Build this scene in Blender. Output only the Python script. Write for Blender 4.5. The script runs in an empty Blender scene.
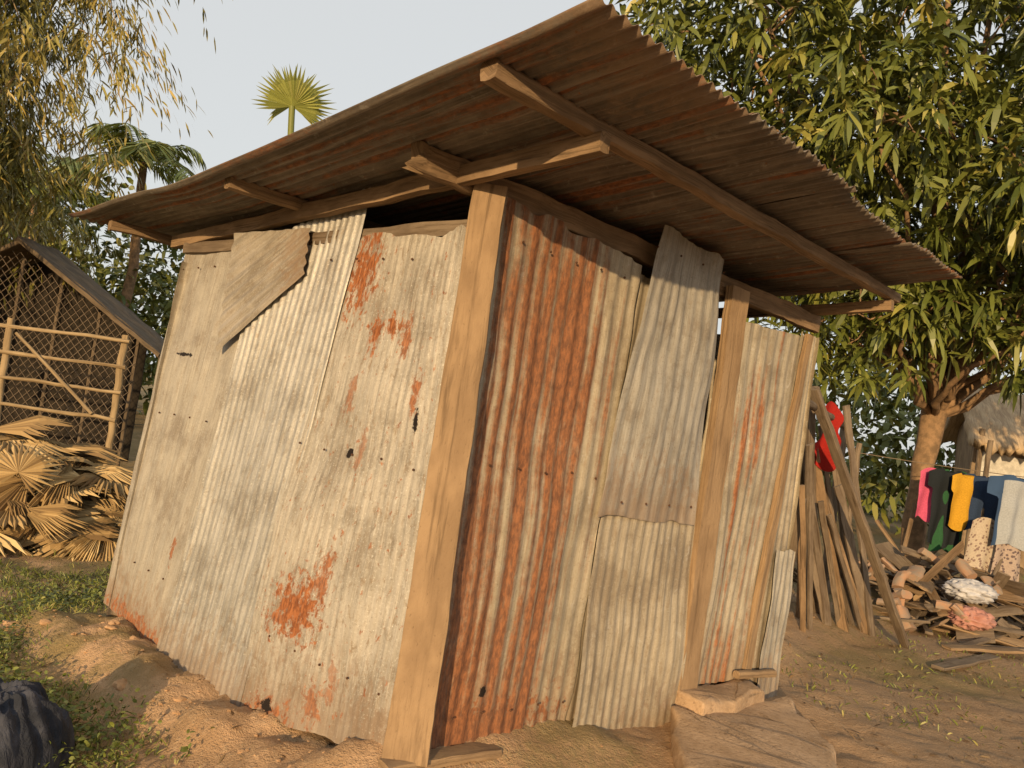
import bpy, math, random
import numpy as np
from mathutils import Vector, Matrix, noise as mn
rng=np.random.default_rng(7); random.seed(7)
scene=bpy.context.scene
# ------------------------------------------------------------------ helpers
def link(o,parent=None):
    scene.collection.objects.link(o)
    if parent is not None: o.parent=parent
    return o
def empty(name,loc=(0,0,0)):
    o=bpy.data.objects.new(name,None); o.empty_display_size=.3
    return link(o)
def mk(name,verts,faces,mat=None,parent=None,uv=None,rnd=None,smooth=True):
    me=bpy.data.meshes.new(name)
    v=verts.tolist() if isinstance(verts,np.ndarray) else [tuple(q) for q in verts]
    fa=faces.tolist() if isinstance(faces,np.ndarray) else faces
    me.from_pydata(v,[],fa)
    if uv is not None:
        l=me.uv_layers.new(name="UVMap"); idx=np.empty(len(me.loops),dtype=np.int32)
        me.loops.foreach_get("vertex_index",idx)
        l.data.foreach_set("uv",np.asarray(uv,dtype=np.float32)[idx].ravel())
    if rnd is not None:
        a=me.attributes.new("rnd",'FLOAT','POINT'); a.data.foreach_set("value",np.asarray(rnd,dtype=np.float32))
    if smooth: me.polygons.foreach_set("use_smooth",[True]*len(me.polygons))
    if mat: me.materials.append(mat)
    me.update()
    return link(bpy.data.objects.new(name,me),parent)
def hsh(ix,iy,s=0):
    n=np.sin(ix*127.1+iy*311.7+s*74.7)*43758.5453
    return n-np.floor(n)
def vn(x,y,s=0):
    ix=np.floor(x);iy=np.floor(y);fx=x-ix;fy=y-iy
    fx=fx*fx*(3-2*fx);fy=fy*fy*(3-2*fy)
    a=hsh(ix,iy,s);b=hsh(ix+1,iy,s);c=hsh(ix,iy+1,s);d=hsh(ix+1,iy+1,s)
    return (a*(1-fx)+b*fx)*(1-fy)+(c*(1-fx)+d*fx)*fy
# ------------------------------------------------------------------ node helper
class G:
    def __init__(s,name):
        s.m=bpy.data.materials.new(name); s.m.use_nodes=True; s.t=s.m.node_tree; s.t.nodes.clear()
        s.out=s.t.nodes.new('ShaderNodeOutputMaterial')
    def n(s,typ,inp=None,**kw):
        nd=s.t.nodes.new(typ)
        for k,v in kw.items(): setattr(nd,k,v)
        for k,v in (inp or {}).items(): s.set(nd.inputs[k],v)
        return nd
    def set(s,sock,v):
        if isinstance(v,bpy.types.NodeSocket): s.t.links.new(v,sock)
        elif isinstance(v,(tuple,list)) and len(v)==3 and sock.type=='RGBA': sock.default_value=(*v,1)
        else: sock.default_value=v
    def uv(s): return s.n('ShaderNodeTexCoord').outputs['UV']
    def obj(s): return s.n('ShaderNodeTexCoord').outputs['Object']
    def mp(s,vec,sc,loc=(0,0,0)): return s.n('ShaderNodeMapping',{'Vector':vec,'Scale':sc,'Location':loc}).outputs[0]
    def noise(s,vec,sc=5,det=5,rough=.6,dist=0): return s.n('ShaderNodeTexNoise',{'Vector':vec,'Scale':sc,'Detail':det,'Roughness':rough,'Distortion':dist}).outputs['Fac']
    def math(s,op,a,b=0.,clamp=False):
        nd=s.n('ShaderNodeMath',{0:a,1:b},operation=op); nd.use_clamp=clamp; return nd.outputs[0]
    def mr(s,v,a,b,c=0.,d=1.,smooth=True):
        nd=s.n('ShaderNodeMapRange',{'Value':v,'From Min':a,'From Max':b,'To Min':c,'To Max':d})
        if smooth: nd.interpolation_type='SMOOTHSTEP'
        return nd.outputs[0]
    def mix(s,f,a,b,mode='MIX'):
        nd=s.n('ShaderNodeMix',data_type='RGBA',blend_type=mode)
        s.set(nd.inputs[0],f); s.set(nd.inputs[6],a); s.set(nd.inputs[7],b); return nd.outputs[2]
    def bump(s,h,st=.3,dist=.01): return s.n('ShaderNodeBump',{'Height':h,'Strength':st,'Distance':dist}).outputs[0]
    def bsdf(s,col,rough=.7,metal=0.,normal=None,spec=.3,extra=None):
        i={'Base Color':col,'Roughness':rough,'Metallic':metal,'Specular IOR Level':spec}
        if normal is not None: i['Normal']=normal
        b=s.n('ShaderNodeBsdfPrincipled',i)
        for k,v in (extra or {}).items(): s.set(b.inputs[k],v)
        return b.outputs[0]
    def fin(s,sh): s.t.links.new(sh,s.out.inputs[0]); return s.m
# ------------------------------------------------------------------ materials
RUST1=(.15,.05,.02); RUST2=(.36,.135,.05)
def metal(name,c1,c2,patches=(),rust=0.,streak=.5,metalv=.2,rough=.62,off=0.,rustcols=(RUST1,RUST2),spk=.5,streakrust=False,holes=(),srng=(.47,.6),fade=(.5,.8),grime=.6,rnk=.3,left=None,stain=.45):
    g=G(name); uv=g.uv(); loc=(off,off*1.7,0)
    st=g.noise(g.mp(uv,(38,1.1,1),loc),1,3,.6)
    st2=g.noise(g.mp(uv,(130,4,1),loc),1,2,.6)
    bl=g.noise(g.mp(uv,(2.2,1.6,1),loc),1.6,4,.7)
    fn=g.noise(g.mp(uv,(60,60,60),loc),1.5,3,.75)
    mid=g.noise(g.mp(uv,(16,8,1),loc),1.2,5,.75,.5)
    col=g.mix(g.mr(bl,.36,.62),c1,c2)
    col=g.mix(g.math('MULTIPLY',g.mr(st,.4,.68),streak),col,tuple(c*.5 for c in c1))
    col=g.mix(g.math('MULTIPLY',g.mr(st2,.5,.72),.45),col,tuple(min(1,c*1.4) for c in c2))
    col=g.mix(g.mr(g.math('ADD',g.math('MULTIPLY',bl,.6),g.math('MULTIPLY',mid,.4)),.49,.40,0,stain),col,(.20,.155,.11))
    col=g.mix(g.mr(mid,.52,.70,0,grime),col,(.25,.185,.12))
    col=g.mix(g.mr(mid,.43,.30,0,grime*.8),col,(.58,.56,.50))
    col=g.mix(g.mr(fn,.58,.68,0,spk),col,(.62,.60,.54))
    col=g.mix(g.mr(fn,.30,.42,.65,0),col,(.12,.09,.06))
    vv=g.n('ShaderNodeSeparateXYZ',{0:uv}).outputs[1]
    low=g.mr(g.math('ADD',vv,g.math('MULTIPLY',g.math('SUBTRACT',mid,.5),1.6)),.42,.05,0,.55)
    col=g.mix(low,col,(.25,.16,.095))
    rn=g.noise(g.mp(uv,(16,12,1),(loc[0]+5,loc[1],0)),1.3,6,.74,.3)
    fac=None
    if streakrust:
        sr=g.noise(g.mp(uv,(17,.55,1),(loc[0]+3,loc[1],0)),1,5,.6,.08)
        big=g.noise(g.mp(uv,(2.5,1.0,1),(loc[0]+1,loc[1],0)),1,2,.5)
        wv=g.n('ShaderNodeSeparateXYZ',{0:uv}).outputs[0]
        ridge=g.math('SINE',g.math('MULTIPLY',wv,2*math.pi/.076))
        v=g.math('ADD',sr,g.math('MULTIPLY',g.math('SUBTRACT',big,.5),.45))
        v=g.math('ADD',v,g.math('MULTIPLY',ridge,.03))
        v=g.math('ADD',v,g.mr(wv,fade[0],fade[1],.03,-.22))
        if left: v=g.math('ADD',v,g.mr(wv,left[0],left[1],-.2,0))
        v=g.math('ADD',v,g.math('MULTIPLY',g.math('SUBTRACT',rn,.5),rnk))
        fac=g.mr(v,srng[0],srng[1],0,.92)
    gen=g.mr(rn,.78-rust,.84-rust,0,.85) if rust>0 else None
    if gen is not None: fac=gen if fac is None else g.math('MAXIMUM',fac,gen)
    for (cx,cy,rx,ry,s) in patches:
        d=g.n('ShaderNodeVectorMath',{0:g.mp(uv,(1/rx,1/ry,1),(-cx/rx,-cy/ry,0))},operation='LENGTH').outputs['Value']
        d=g.math('ADD',d,g.math('MULTIPLY',g.math('SUBTRACT',rn,.5),5.5))
        pf=g.math('MULTIPLY',g.mr(d,1.1,.45),s)
        fac=pf if fac is None else g.math('MAXIMUM',fac,pf)
    if fac is None: fac=0.
    rc=g.mix(g.mr(g.noise(g.mp(uv,(34,9,1)),2,4,.75),.35,.65),rustcols[0],rustcols[1])
    col=g.mix(fac,col,rc)
    for (cx,cy,rx,ry) in holes:
        d=g.n('ShaderNodeVectorMath',{0:g.mp(uv,(1/rx,1/ry,1),(-cx/rx,-cy/ry,0))},operation='LENGTH').outputs['Value']
        d=g.math('ADD',d,g.math('MULTIPLY',g.math('SUBTRACT',rn,.5),3.))
        col=g.mix(g.mr(d,1.0,.8),col,(.015,.01,.008))
    ro=g.mr(fac,0,1,rough,.9) if not isinstance(fac,float) else rough
    me=g.mr(fac,0,1,metalv,0.) if not isinstance(fac,float) else metalv
    nm=g.bump(g.math('ADD',fn,g.math('MULTIPLY',mid,1.5)),.5,.003)
    return g.fin(g.bsdf(col,ro,me,nm,.3))
def wood(name,c1,c2,dark=(.07,.045,.025),sc=1.,rough=.85):
    g=G(name); uv=g.uv()
    gr=g.noise(g.mp(uv,(70*sc,2.5*sc,1)),1,5,.65,.6)
    bl=g.noise(g.mp(uv,(8,2.5,1)),1,3,.65)
    fn=g.noise(g.mp(uv,(90,30,1)),1,3,.7)
    col=g.mix(g.mr(bl,.35,.65),c1,c2)
    col=g.mix(g.mr(gr,.48,.70,0,.8),col,dark)
    col=g.mix(g.mr(fn,.60,.75,0,.6),col,dark)
    return g.fin(g.bsdf(col,rough,0,g.bump(g.math('ADD',gr,fn),.6,.006),.2))
def plain(name,c1,c2=None,sc=8.,rough=.9,bump=.2):
    g=G(name); o=g.obj(); c2=c2 or tuple(c*.6 for c in c1)
    nz=g.noise(o,sc,5,.7); col=g.mix(g.mr(nz,.35,.65),c1,c2)
    return g.fin(g.bsdf(col,rough,0,g.bump(nz,bump,.01),.2))
def leafmat(name,dark,mid,light,trans=0.,rough=.5,spec=.4):
    g=G(name); r=g.n('ShaderNodeAttribute',attribute_name='rnd').outputs['Fac']
    col=g.mix(g.mr(r,0,.6,0,1,False),dark,mid); col=g.mix(g.mr(r,.6,1.,0,1,False),col,light)
    b=g.bsdf(col,rough,0,None,spec)
    if trans<=0: return g.fin(b)
    t=g.n('ShaderNodeBsdfTranslucent',{'Color':g.mix(.5,col,light)}).outputs[0]
    return g.fin(g.n('ShaderNodeMixShader',{0:trans,1:b,2:t}).outputs[0])
M_L1=metal('galv_dull',(.31,.28,.235),(.41,.375,.315),rust=.07,streak=.35,off=3.1,metalv=.15,rough=.65,grime=.4,holes=[(.80,1.80,.10,.013)],patches=[(.5,.03,.6,.10,.9),(.30,.62,.03,.08,.9)])
M_L2=metal('galv_diag',(.29,.26,.215),(.38,.34,.285),rust=.05,streak=.4,off=6.3,grime=.5)
M_L3=metal('galv_bright',(.35,.34,.315),(.49,.475,.44),rust=.06,streak=.5,off=9.2,metalv=.35,rough=.48,spk=.95,grime=.6,stain=.35)
M_L4=metal('galv_patchy',(.33,.30,.25),(.47,.43,.365),rust=.18,streak=.4,off=1.2,rough=.62,spk=.95,grime=.85,
   patches=[(.86,2.20,.16,.22,1),(.62,1.90,.06,.09,1),(.48,1.93,.07,.06,1),(.36,1.88,.05,.10,.9),(.70,1.6,.04,.10,.7),(.52,1.35,.03,.12,.6),(.72,.56,.19,.17,1),(.58,.72,.06,.14,.9),(.80,.50,.14,.06,.9),(.5,.12,.06,.10,.8),(.8,.04,.2,.06,.9),(.2,1.62,.04,.10,.9),(.4,.25,.03,.12,.6)],
   holes=[(.60,1.32,.030,.022),(.17,1.50,.02,.06),(.80,.05,.06,.04)])
M_R1=metal('galv_rusty',(.33,.28,.20),(.42,.365,.27),rust=.10,streak=.4,off=2.2,streakrust=True,rustcols=((.12,.045,.022),(.29,.11,.042)),spk=.3,srng=(.35,.60),fade=(.58,.86),grime=.5,patches=[(.4,.08,.5,.12,.9)],holes=[(.33,.24,.022,.03)],left=(.01,.09))
M_R2=metal('galv_grey',(.30,.28,.24),(.40,.375,.325),rust=.03,streak=.6,off=4.4,spk=.2,grime=.4)
M_R3=metal('galv_tan',(.33,.28,.205),(.42,.365,.275),rust=.08,streak=.5,off=7.7,spk=.3)
M_D=metal('galv_door',(.33,.285,.21),(.44,.39,.30),rust=.06,streak=.5,off=5.7,streakrust=True,srng=(.54,.74),spk=.3)
M_ROOF=metal('galv_roof',(.12,.10,.08),(.21,.175,.14),rust=.15,streak=.75,off=8.8,metalv=.1,rough=.7,rustcols=((.12,.055,.03),(.29,.115,.047)),spk=.06,streakrust=True,srng=(.54,.72),fade=(9,10),grime=.3,stain=.2)
M_POST=wood('wood_post',(.33,.225,.13),(.24,.16,.092),(.12,.078,.045),.5)
M_BEAM=wood('wood_beam',(.29,.195,.115),(.19,.125,.072),(.06,.04,.023))
M_OLD=wood('wood_grey',(.22,.17,.12),(.14,.105,.075))
M_DARK=plain('inside_shade_paint',(.03,.024,.018))  # near-black colour stands in for the shade inside the coop
M_BAM=wood('bamboo_pole',(.36,.265,.15),(.25,.18,.10),(.12,.08,.04),.4)
M_BARK=plain('bark',(.30,.19,.105),(.16,.105,.06),9,.9,.6)
M_MANGO=leafmat('mango_leaf',(.06,.08,.014),(.155,.175,.034),(.34,.30,.075),0,.42,.5)
M_BAMLEAF=leafmat('bamboo_leaf',(.10,.105,.022),(.23,.20,.045),(.38,.28,.085),.0)
M_TREE=leafmat('tree_leaf',(.065,.09,.018),(.16,.175,.036),(.30,.27,.075))
M_PALM=leafmat('palm_leaf',(.12,.15,.027),(.26,.29,.06),(.42,.38,.12))
M_FPALM=leafmat('fan_palm_leaf',(.22,.24,.06),(.38,.40,.11),(.50,.48,.18),.3)
M_DRY=leafmat('dry_palm_leaf',(.15,.095,.045),(.38,.26,.12),(.58,.44,.23),0,.7,.2)
M_GRASS=leafmat('grass_blade',(.075,.10,.018),(.18,.20,.04),(.38,.32,.12))
M_LIT=leafmat('leaf_litter',(.09,.055,.03),(.22,.14,.07),(.36,.25,.13),0,.8,.1)
M_CLOD=plain('clod_dirt',(.48,.30,.165),(.34,.21,.115),14,.95,.5)
# ------------------------------------------------------------------ frames
A=np.array([-.239,3.415]); B=np.array([1.956,5.26]); D=np.array([-2.43,5.34])
def fr(P):
    d=(P-A)/np.linalg.norm(P-A); return d
dR=fr(B); nR=np.array([dR[1],-dR[0]]); dL=fr(D); nL=np.array([-dL[1],dL[0]])
nL=nL if nL[1]<0 else -nL
FR=(A,dR,nR); FL=(A,dL,nL)
def W3(F,s,z,n=0.):
    p=F[0]+F[1]*s+F[2]*n; return (p[0],p[1],z)
# ------------------------------------------------------------------ ground
def H(x,y):
    x=np.asarray(x,float); y=np.asarray(y,float)
    t=np.clip((x+1.2)/2.6,0,1); base=-.36+.24*t*t*(3-2*t)
    sx=(x-A[0])*dR[0]+(y-A[1])*dR[1]; nx=(x-A[0])*nR[0]+(y-A[1])*nR[1]
    ds=np.maximum(0,np.maximum(-sx,sx-.9)); m=np.exp(-(ds**2/.12+nx**2/.10))
    base=base+m*.17
    sL=(x-A[0])*dL[0]+(y-A[1])*dL[1]; nl_=(x-A[0])*nL[0]+(y-A[1])*nL[1]
    tt=np.clip((.50+.25*(vn(x*3.5,y*3.5,77)-.5)-nl_)/.32,0,1); tt=tt*tt*(3-2*tt)
    along=np.clip((sL+.2)/.4,0,1)*np.clip((3.5-sL)/.6,0,1)
    bank=tt*along*(.13+.07*(vn(x*5,y*5,78)-.3)+.04*(vn(x*13,y*13,79)-.5)+.025*(vn(x*31,y*31,80)-.5))
    base=base+bank
    nr=np.exp(-((x)**2+(y-5)**2)/120.)
    base=base+(vn(x*.5,y*.5,1)-.5)*.10+(vn(x*1.9,y*1.9,2)-.5)*.05+(vn(x*6,y*6,3)-.5)*.034*nr+(vn(x*17,y*17,4)-.5)*.020*nr
    return base
N=440;k=5.3;t=np.linspace(-1,1,N);c=np.sinh(k*t)/math.sinh(k)*160
X,Y=np.meshgrid(c,c+4.5); Z=H(X,Y)
V=np.stack([X.ravel(),Y.ravel(),Z.ravel()],1)
i=np.arange(N*N).reshape(N,N); F=np.stack([i[:-1,:-1],i[:-1,1:],i[1:,1:],i[1:,:-1]],-1).reshape(-1,4)
g=G('dirt_ground'); o=g.obj()
n1=g.noise(o,.35,5,.6); n2=g.noise(o,3.,6,.65); n3=g.noise(o,30,4,.7); n4=g.noise(o,110,2,.7)
col=g.mix(g.mr(n2,.35,.65),(.50,.325,.19),(.36,.23,.13)); col=g.mix(g.mr(n3,.5,.7,0,.6),col,(.54,.38,.235)); col=g.mix(g.mr(n4,.3,.42,.5,0),col,(.17,.11,.065))
sp=g.n('ShaderNodeSeparateXYZ',{0:o})
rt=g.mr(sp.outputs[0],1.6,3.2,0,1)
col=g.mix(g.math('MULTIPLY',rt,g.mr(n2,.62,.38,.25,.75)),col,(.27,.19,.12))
far=g.mr(sp.outputs[1],9,16,0,.14)
gm=g.mr(g.math('ADD',g.math('ADD',n1,far),g.math('MULTIPLY',g.math('SUBTRACT',n3,.5),.25)),.5,.62,0,.8)
lf=g.mr(sp.outputs[0],-1.1,-2.2,0,.8)
gm=g.math('MAXIMUM',gm,g.math('MULTIPLY',lf,g.mr(n2,.38,.55)))
col=g.mix(g.math('MULTIPLY',gm,.65),col,(.15,.14,.05))
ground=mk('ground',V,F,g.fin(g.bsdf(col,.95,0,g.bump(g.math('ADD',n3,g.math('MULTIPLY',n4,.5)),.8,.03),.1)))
# ------------------------------------------------------------------ corrugated sheet
def sheet(name,parent,F,quad,n,wl,amp,mat,seed=0,warp=.012,clips=(),edge=.012,rows=44,curl=None):
    bl,br,tr,tl=[np.array(q,float) for q in quad]
    Wd=.5*(np.linalg.norm(br-bl)+np.linalg.norm(tr-tl)); Hh=.5*(np.linalg.norm(tl-bl)+np.linalg.norm(tr-br))
    nu=max(12,int(Wd/wl*8)); u=np.linspace(0,1,nu+1); v=np.linspace(0,1,rows+1); U,Vv=np.meshgrid(u,v)
    if not hasattr(n,'__len__'): n=(n,)*4
    b=lambda a,b_,c_,d_: (a*(1-U)+b_*U)*(1-Vv)+(d_*(1-U)+c_*U)*Vv
    jag=(vn(U*Wd*13,U*0+seed,5)-.5)*2*edge
    Ve=Vv
    S=b(bl[0],br[0],tr[0],tl[0]); Zz=b(bl[1],br[1],tr[1],tl[1])
    Zz=Zz+jag*((Ve<.001)+(Ve>.999)*.8)
    S=S+(vn(Vv*Hh*6,Vv*0+seed+9,6)-.5)*edge*((U<.001)|(U>.999))
    S=S+(vn(Vv*3+seed,U*0+2,12)-.5)*.012
    off=b(*n)+amp*np.sin(2*math.pi*U*Wd/wl)*(1-.5*vn(U*3,Vv*4,seed))+(vn(U*2.2+seed,Vv*3.1,7)-.5)*2*warp+(vn(U*6+seed,Vv*9,8)-.5)*warp*.8
    if curl: off=off+curl(U,Vv)
    verts=np.array([W3(F,s,z,o_) for s,z,o_ in zip(S.ravel(),Zz.ravel(),off.ravel())])
    uv=np.stack([(U*Wd).ravel(),(Vv*Hh).ravel()],1)
    i=np.arange(U.size).reshape(U.shape); fc=np.stack([i[:-1,:-1],i[:-1,1:],i[1:,1:],i[1:,:-1]],-1).reshape(-1,4)
    ob=mk(name,verts,fc,mat,parent,uv)
    if clips:
        import bmesh
        bm=bmesh.new(); bm.from_mesh(ob.data)
        for co,no in clips:
            bmesh.ops.bisect_plane(bm,geom=bm.verts[:]+bm.edges[:]+bm.faces[:],plane_co=co,plane_no=no,clear_outer=True)
        bm.to_mesh(ob.data); bm.free()
    return ob
def bar(name,parent,p0,p1,w,th,mat,up=(0,0,1),st=22,rough=.006,seed=0,taper=1.,roundness=.25,broken=0.,bow=0.,ncs=12):
    p0=Vector(p0);p1=Vector(p1);ax=(p1-p0);L=ax.length;ax.normalize();up=Vector(up)
    if abs(ax.dot(up.normalized()))>.98: up=Vector((0,1,0))
    sx=ax.cross(up).normalized();sy=sx.cross(ax).normalized()
    vs=[];uv=[];fc=[]
    for i in range(st+1):
        f=i/st; base=p0+ax*(L*f)+sy*(bow*math.sin(math.pi*f))
        tp=1+(taper-1)*f
        for j in range(ncs):
            a=2*math.pi*(j+.5)/ncs; cx=math.cos(a);cy=math.sin(a)
            m=max(abs(cx),abs(cy)); kx=cx/m*(1-roundness)+cx*roundness; ky=cy/m*(1-roundness)+cy*roundness
            q=base+sx*(kx*w/2*tp)+sy*(ky*th/2*tp)
            nv=mn.noise_vector(q*4+Vector((seed*3.1,0,seed)))*rough*1.6+mn.noise_vector(q*14+Vector((seed,seed,0)))*rough*.7
            if broken and i<=2: nv=nv+ax*(broken*(mn.noise(Vector((kx*3+seed,ky*3,5)))+.5)*(1-i/3))
            vs.append(q+nv); uv.append(((j/ncs)*(w+th)*2+seed*.37,L*f+seed*1.3))
    for i in range(st):
        for j in range(ncs):
            a=i*ncs+j;b=i*ncs+(j+1)%ncs; fc.append((a,b,b+ncs,a+ncs))
    fc.append(tuple(range(ncs))[::-1]); fc.append(tuple(range(st*ncs,st*ncs+ncs)))
    o=mk(name,vs,fc,mat,parent,uv,smooth=True)
    try:
        o.data.set_sharp_from_angle(angle=math.radians(40))
    except Exception: pass
    return o
def merge(name,objs,parent=None):
    bpy.ops.object.select_all(action='DESELECT')
    for o in objs: o.select_set(True)
    bpy.context.view_layer.objects.active=objs[0]; bpy.ops.object.join()
    objs[0].name=name; objs[0].data.name=name
    if parent is not None: objs[0].parent=parent
    return objs[0]
import bmesh
bmi=bmesh.new();bmesh.ops.create_icosphere(bmi,subdivisions=2,radius=1);IV=np.array([list(v.co) for v in bmi.verts]);IF=np.array([[v.index for v in f.verts] for f in bmi.faces]);bmi.free()
# ------------------------------------------------------------------ SHED
shed=empty('corrugated_metal_shed')
sheet('wall_sheet_dull',shed,FL,[(2.05,-.30),(2.95,-.17),(2.64,2.20),(1.35,2.26)],.0,.13,.003,M_L1,1,.014)
sheet('wall_sheet_bright',shed,FL,[(1.17,-.28),(2.09,-.25),(1.64,2.2),(.735,2.47)],.03,.058,.0072,M_L3,2,.012)
a=np.array((1.12,2.05)); e=np.array((1.97,1.53)); upv=np.array((-.05,.75))
sheet('wall_sheet_diagonal',shed,FL,[a+upv,a,e,e+upv+(0,.25)],.062,.075,.008,M_L2,3,.004,clips=[((0,0,2.26),(0,0,1)),(W3(FL,1.93,0),(dL[0],dL[1],.0)),(W3(FL,1.17,0),(-dL[0],-dL[1],0))])
sheet('wall_sheet_patchy',shed,FL,[(.02,-.03),(1.24,-.26),(.83,2.2),(-.02,2.2)],.045,.050,.0022,M_L4,4,.020,edge=.03)
bar('wall_top_plate',shed,W3(FL,-.02,2.225,.0),W3(FL,2.62,2.20,.0),.05,.07,M_OLD,seed=2)
sheet('wall_sheet_rusty',shed,FR,[(.06,-.04),(.96,-.03),(1.02,2.30),(.05,2.40)],.03,.076,.0060,M_R1,5,.018,edge=.025)
sheet('wall_sheet_lower',shed,FR,[(.96,-.34),(1.80,-.26),(1.80,1.3),(1.0,1.3)],(.06,.07,.035,.035),.062,.0044,M_R3,6,.015)
sheet('wall_sheet_hanging',shed,FR,[(.93,1.02),(1.70,1.0),(1.68,2.47),(1.05,2.52)],(.065,.08,.10,.10),.076,.0050,M_R2,7,.018,curl=lambda U,V:-.07*np.clip((U-.8)/.2,0,1)**2*V)
sheet('wall_sheet_mid',shed,FR,[(.9,-.1),(1.75,-.1),(1.75,2.2),(.98,2.27)],.005,.076,.008,M_R3,16,.006)
bar('corner_post',shed,(-.205,3.36,-.02),(-.212,3.36,2.40),.195,.06,M_POST,up=(0,1,0),rough=.005,seed=1,taper=.72,roundness=.10,st=40)
bar('door_post',shed,W3(FR,1.865,-.02,.05),W3(FR,1.845,2.36,.05),.17,.05,M_POST,up=(nR[0],nR[1],0),rough=.005,seed=4,roundness=.10,st=40)
bar('door_edge_post',shed,W3(FR,2.46,.05,.04),W3(FR,2.68,2.24,.04),.07,.04,M_POST,up=(nR[0],nR[1],0),rough=.004,seed=5,taper=.8,roundness=.12)
sheet('door_sheet',shed,FR,[(1.96,.05),(2.46,.05),(2.66,2.22),(1.96,2.2)],.02,.076,.006,M_D,8,.014)
sheet('wall_sheet_end',shed,FR,[(2.4,-.1),(2.86,-.1),(2.84,2.25),(2.66,2.25)],.0,.066,.006,M_R3,9,.008)
sheet('wall_sheet_end_low',shed,FR,[(2.62,-.12),(2.88,-.12),(2.88,.85),(2.66,.85)],.04,.06,.007,M_R2,10,.008)
bar('sill_stick',shed,W3(FR,2.3,.12,.09),W3(FR,2.72,.09,.09),.05,.05,M_POST,seed=6,roundness=.8)
bar('sill_plank',shed,W3(FR,-.12,-.03,.07),W3(FR,.46,-.04,.08),.10,.04,M_POST,seed=8)
bar('sill_board',shed,W3(FR,.35,-.07,.04),W3(FR,1.0,-.07,.05),.08,.05,M_OLD,seed=18)
bar('front_plate_beam',shed,W3(FR,-.47,2.43,-.02),W3(FR,2.86,2.34,-.02),.06,.12,M_BEAM,seed=9,broken=.28,rough=.010,st=60)
nv_=[];nf_=[];ni=0
def nail(F,s,z,n):
    global ni
    nv_.append(IV*.006+np.array(W3(F,s,z,n)));nf_.append(IF+ni*len(IV));ni+=1
for z in (2.08,1.15,.18):
    for s in np.arange(.12,1.05,.21): nail(FL,s+.02*random.random(),z+.02*random.random(),.052)
    for s in np.arange(2.0,2.6,.2): nail(FL,s,z-.02*random.random(),.012)
for z in (2.2,1.2,.1):
    for s in np.arange(.22,.95,.17): nail(FR,s,z+.02*random.random(),.042)
for z in (2.4,1.1):
    for s in np.arange(1.05,1.65,.19): nail(FR,s,z,.10)
mk('nail_heads',np.concatenate(nv_),np.concatenate(nf_),plain('nail_rust',(.10,.05,.03)),shed)
C4=np.array([B[0]-2.19,B[1]+1.925])
def wallq(name,P,Q,z0,z1,mat,n=0.):
    L=np.linalg.norm(Q-P); d=(Q-P)/L; F=(P,d,np.array([d[1],-d[0]])); return sheet(name,shed,F,[(0,z0),(L,z0),(L,z1),(0,z1)],n,.076,.009,mat,12,.01)
wallq('wall_side_far',B,C4,-.3,2.25,M_R3); wallq('wall_back',C4,D-dL*.02,-.3,2.12,M_L1,(0,0,-.32,0))
# roof
P=np.array([.11,2.12,2.60]);Q=np.array([2.52,4.70,2.63]);R=np.array([-3.1,5.4,2.334])
eU=Q-P;eV=R-P;LU=np.linalg.norm(eU);LV=np.linalg.norm(eV)
def roofpt(b,a):
    q=P+eU*b+eV*a
    q[2]-=.055*math.sin(math.pi*min(1,max(0,a)))*(1-.3*b)
    return q
npan=4
for pi_ in range(npan):
    b0=pi_/npan-.012;b1=(pi_+1)/npan+.012; nu=int((b1-b0)*LU/.060*8); nv=50
    a0=[0,-.004,.004,-.003][pi_]
    vs=[];uv=[]
    for iv in range(nv+1):
        fa=iv/nv
        for iu in range(nu+1):
            b=b0+(b1-b0)*iu/nu; q=roofpt(b,a0+fa*(1.0-a0))
            ph=b*LU/.060*2*math.pi
            q=q+np.array([0,0,.008*math.sin(ph)+.007*(pi_%2)+.035*(vn(np.float64(b*7+pi_),np.float64(fa*5),3)-.5)+.014*(vn(np.float64(b*22),np.float64(fa*14+pi_),4)-.5)])
            if iv==0: q=q-eV/LV*.012*(vn(np.float64(b*60),np.float64(0),3)-.3)
            vs.append(q); uv.append((b*LU,fa*LV+pi_*3.3))
    i=np.arange((nu+1)*(nv+1)).reshape(nv+1,nu+1); fc=np.stack([i[:-1,:-1],i[:-1,1:],i[1:,1:],i[1:,:-1]],-1).reshape(-1,4)
    o=mk(f'roof_sheet_{pi_+1}',np.array(vs),fc,M_ROOF,shed,uv)
    s=o.modifiers.new('s','SOLIDIFY'); s.thickness=.002
bar('purlin_front',shed,(-.217,2.48,2.515),(2.31,5.0,2.535),.08,.075,M_BEAM,seed=11,roundness=.6,taper=.9,rough=.006,st=50)
bar('purlin_mid',shed,(-1.53,3.90,2.375),(.9,6.3,2.40),.07,.07,M_BEAM,seed=12,roundness=.7,rough=.006,st=40)
bar('purlin_back',shed,(-2.74,5.17,2.285),(-.4,7.5,2.30),.07,.07,M_BEAM,seed=13,roundness=.7,rough=.006,st=40)
bar('rafter_side',shed,(.20,2.81,2.455),(-2.36,5.30,2.25),.055,.08,M_BEAM,seed=14,rough=.006,st=40)
bar('rafter_far',shed,(2.25,4.9,2.46),(-.3,7.3,2.25),.055,.07,M_BEAM,seed=15,rough=.006,st=40)
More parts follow.
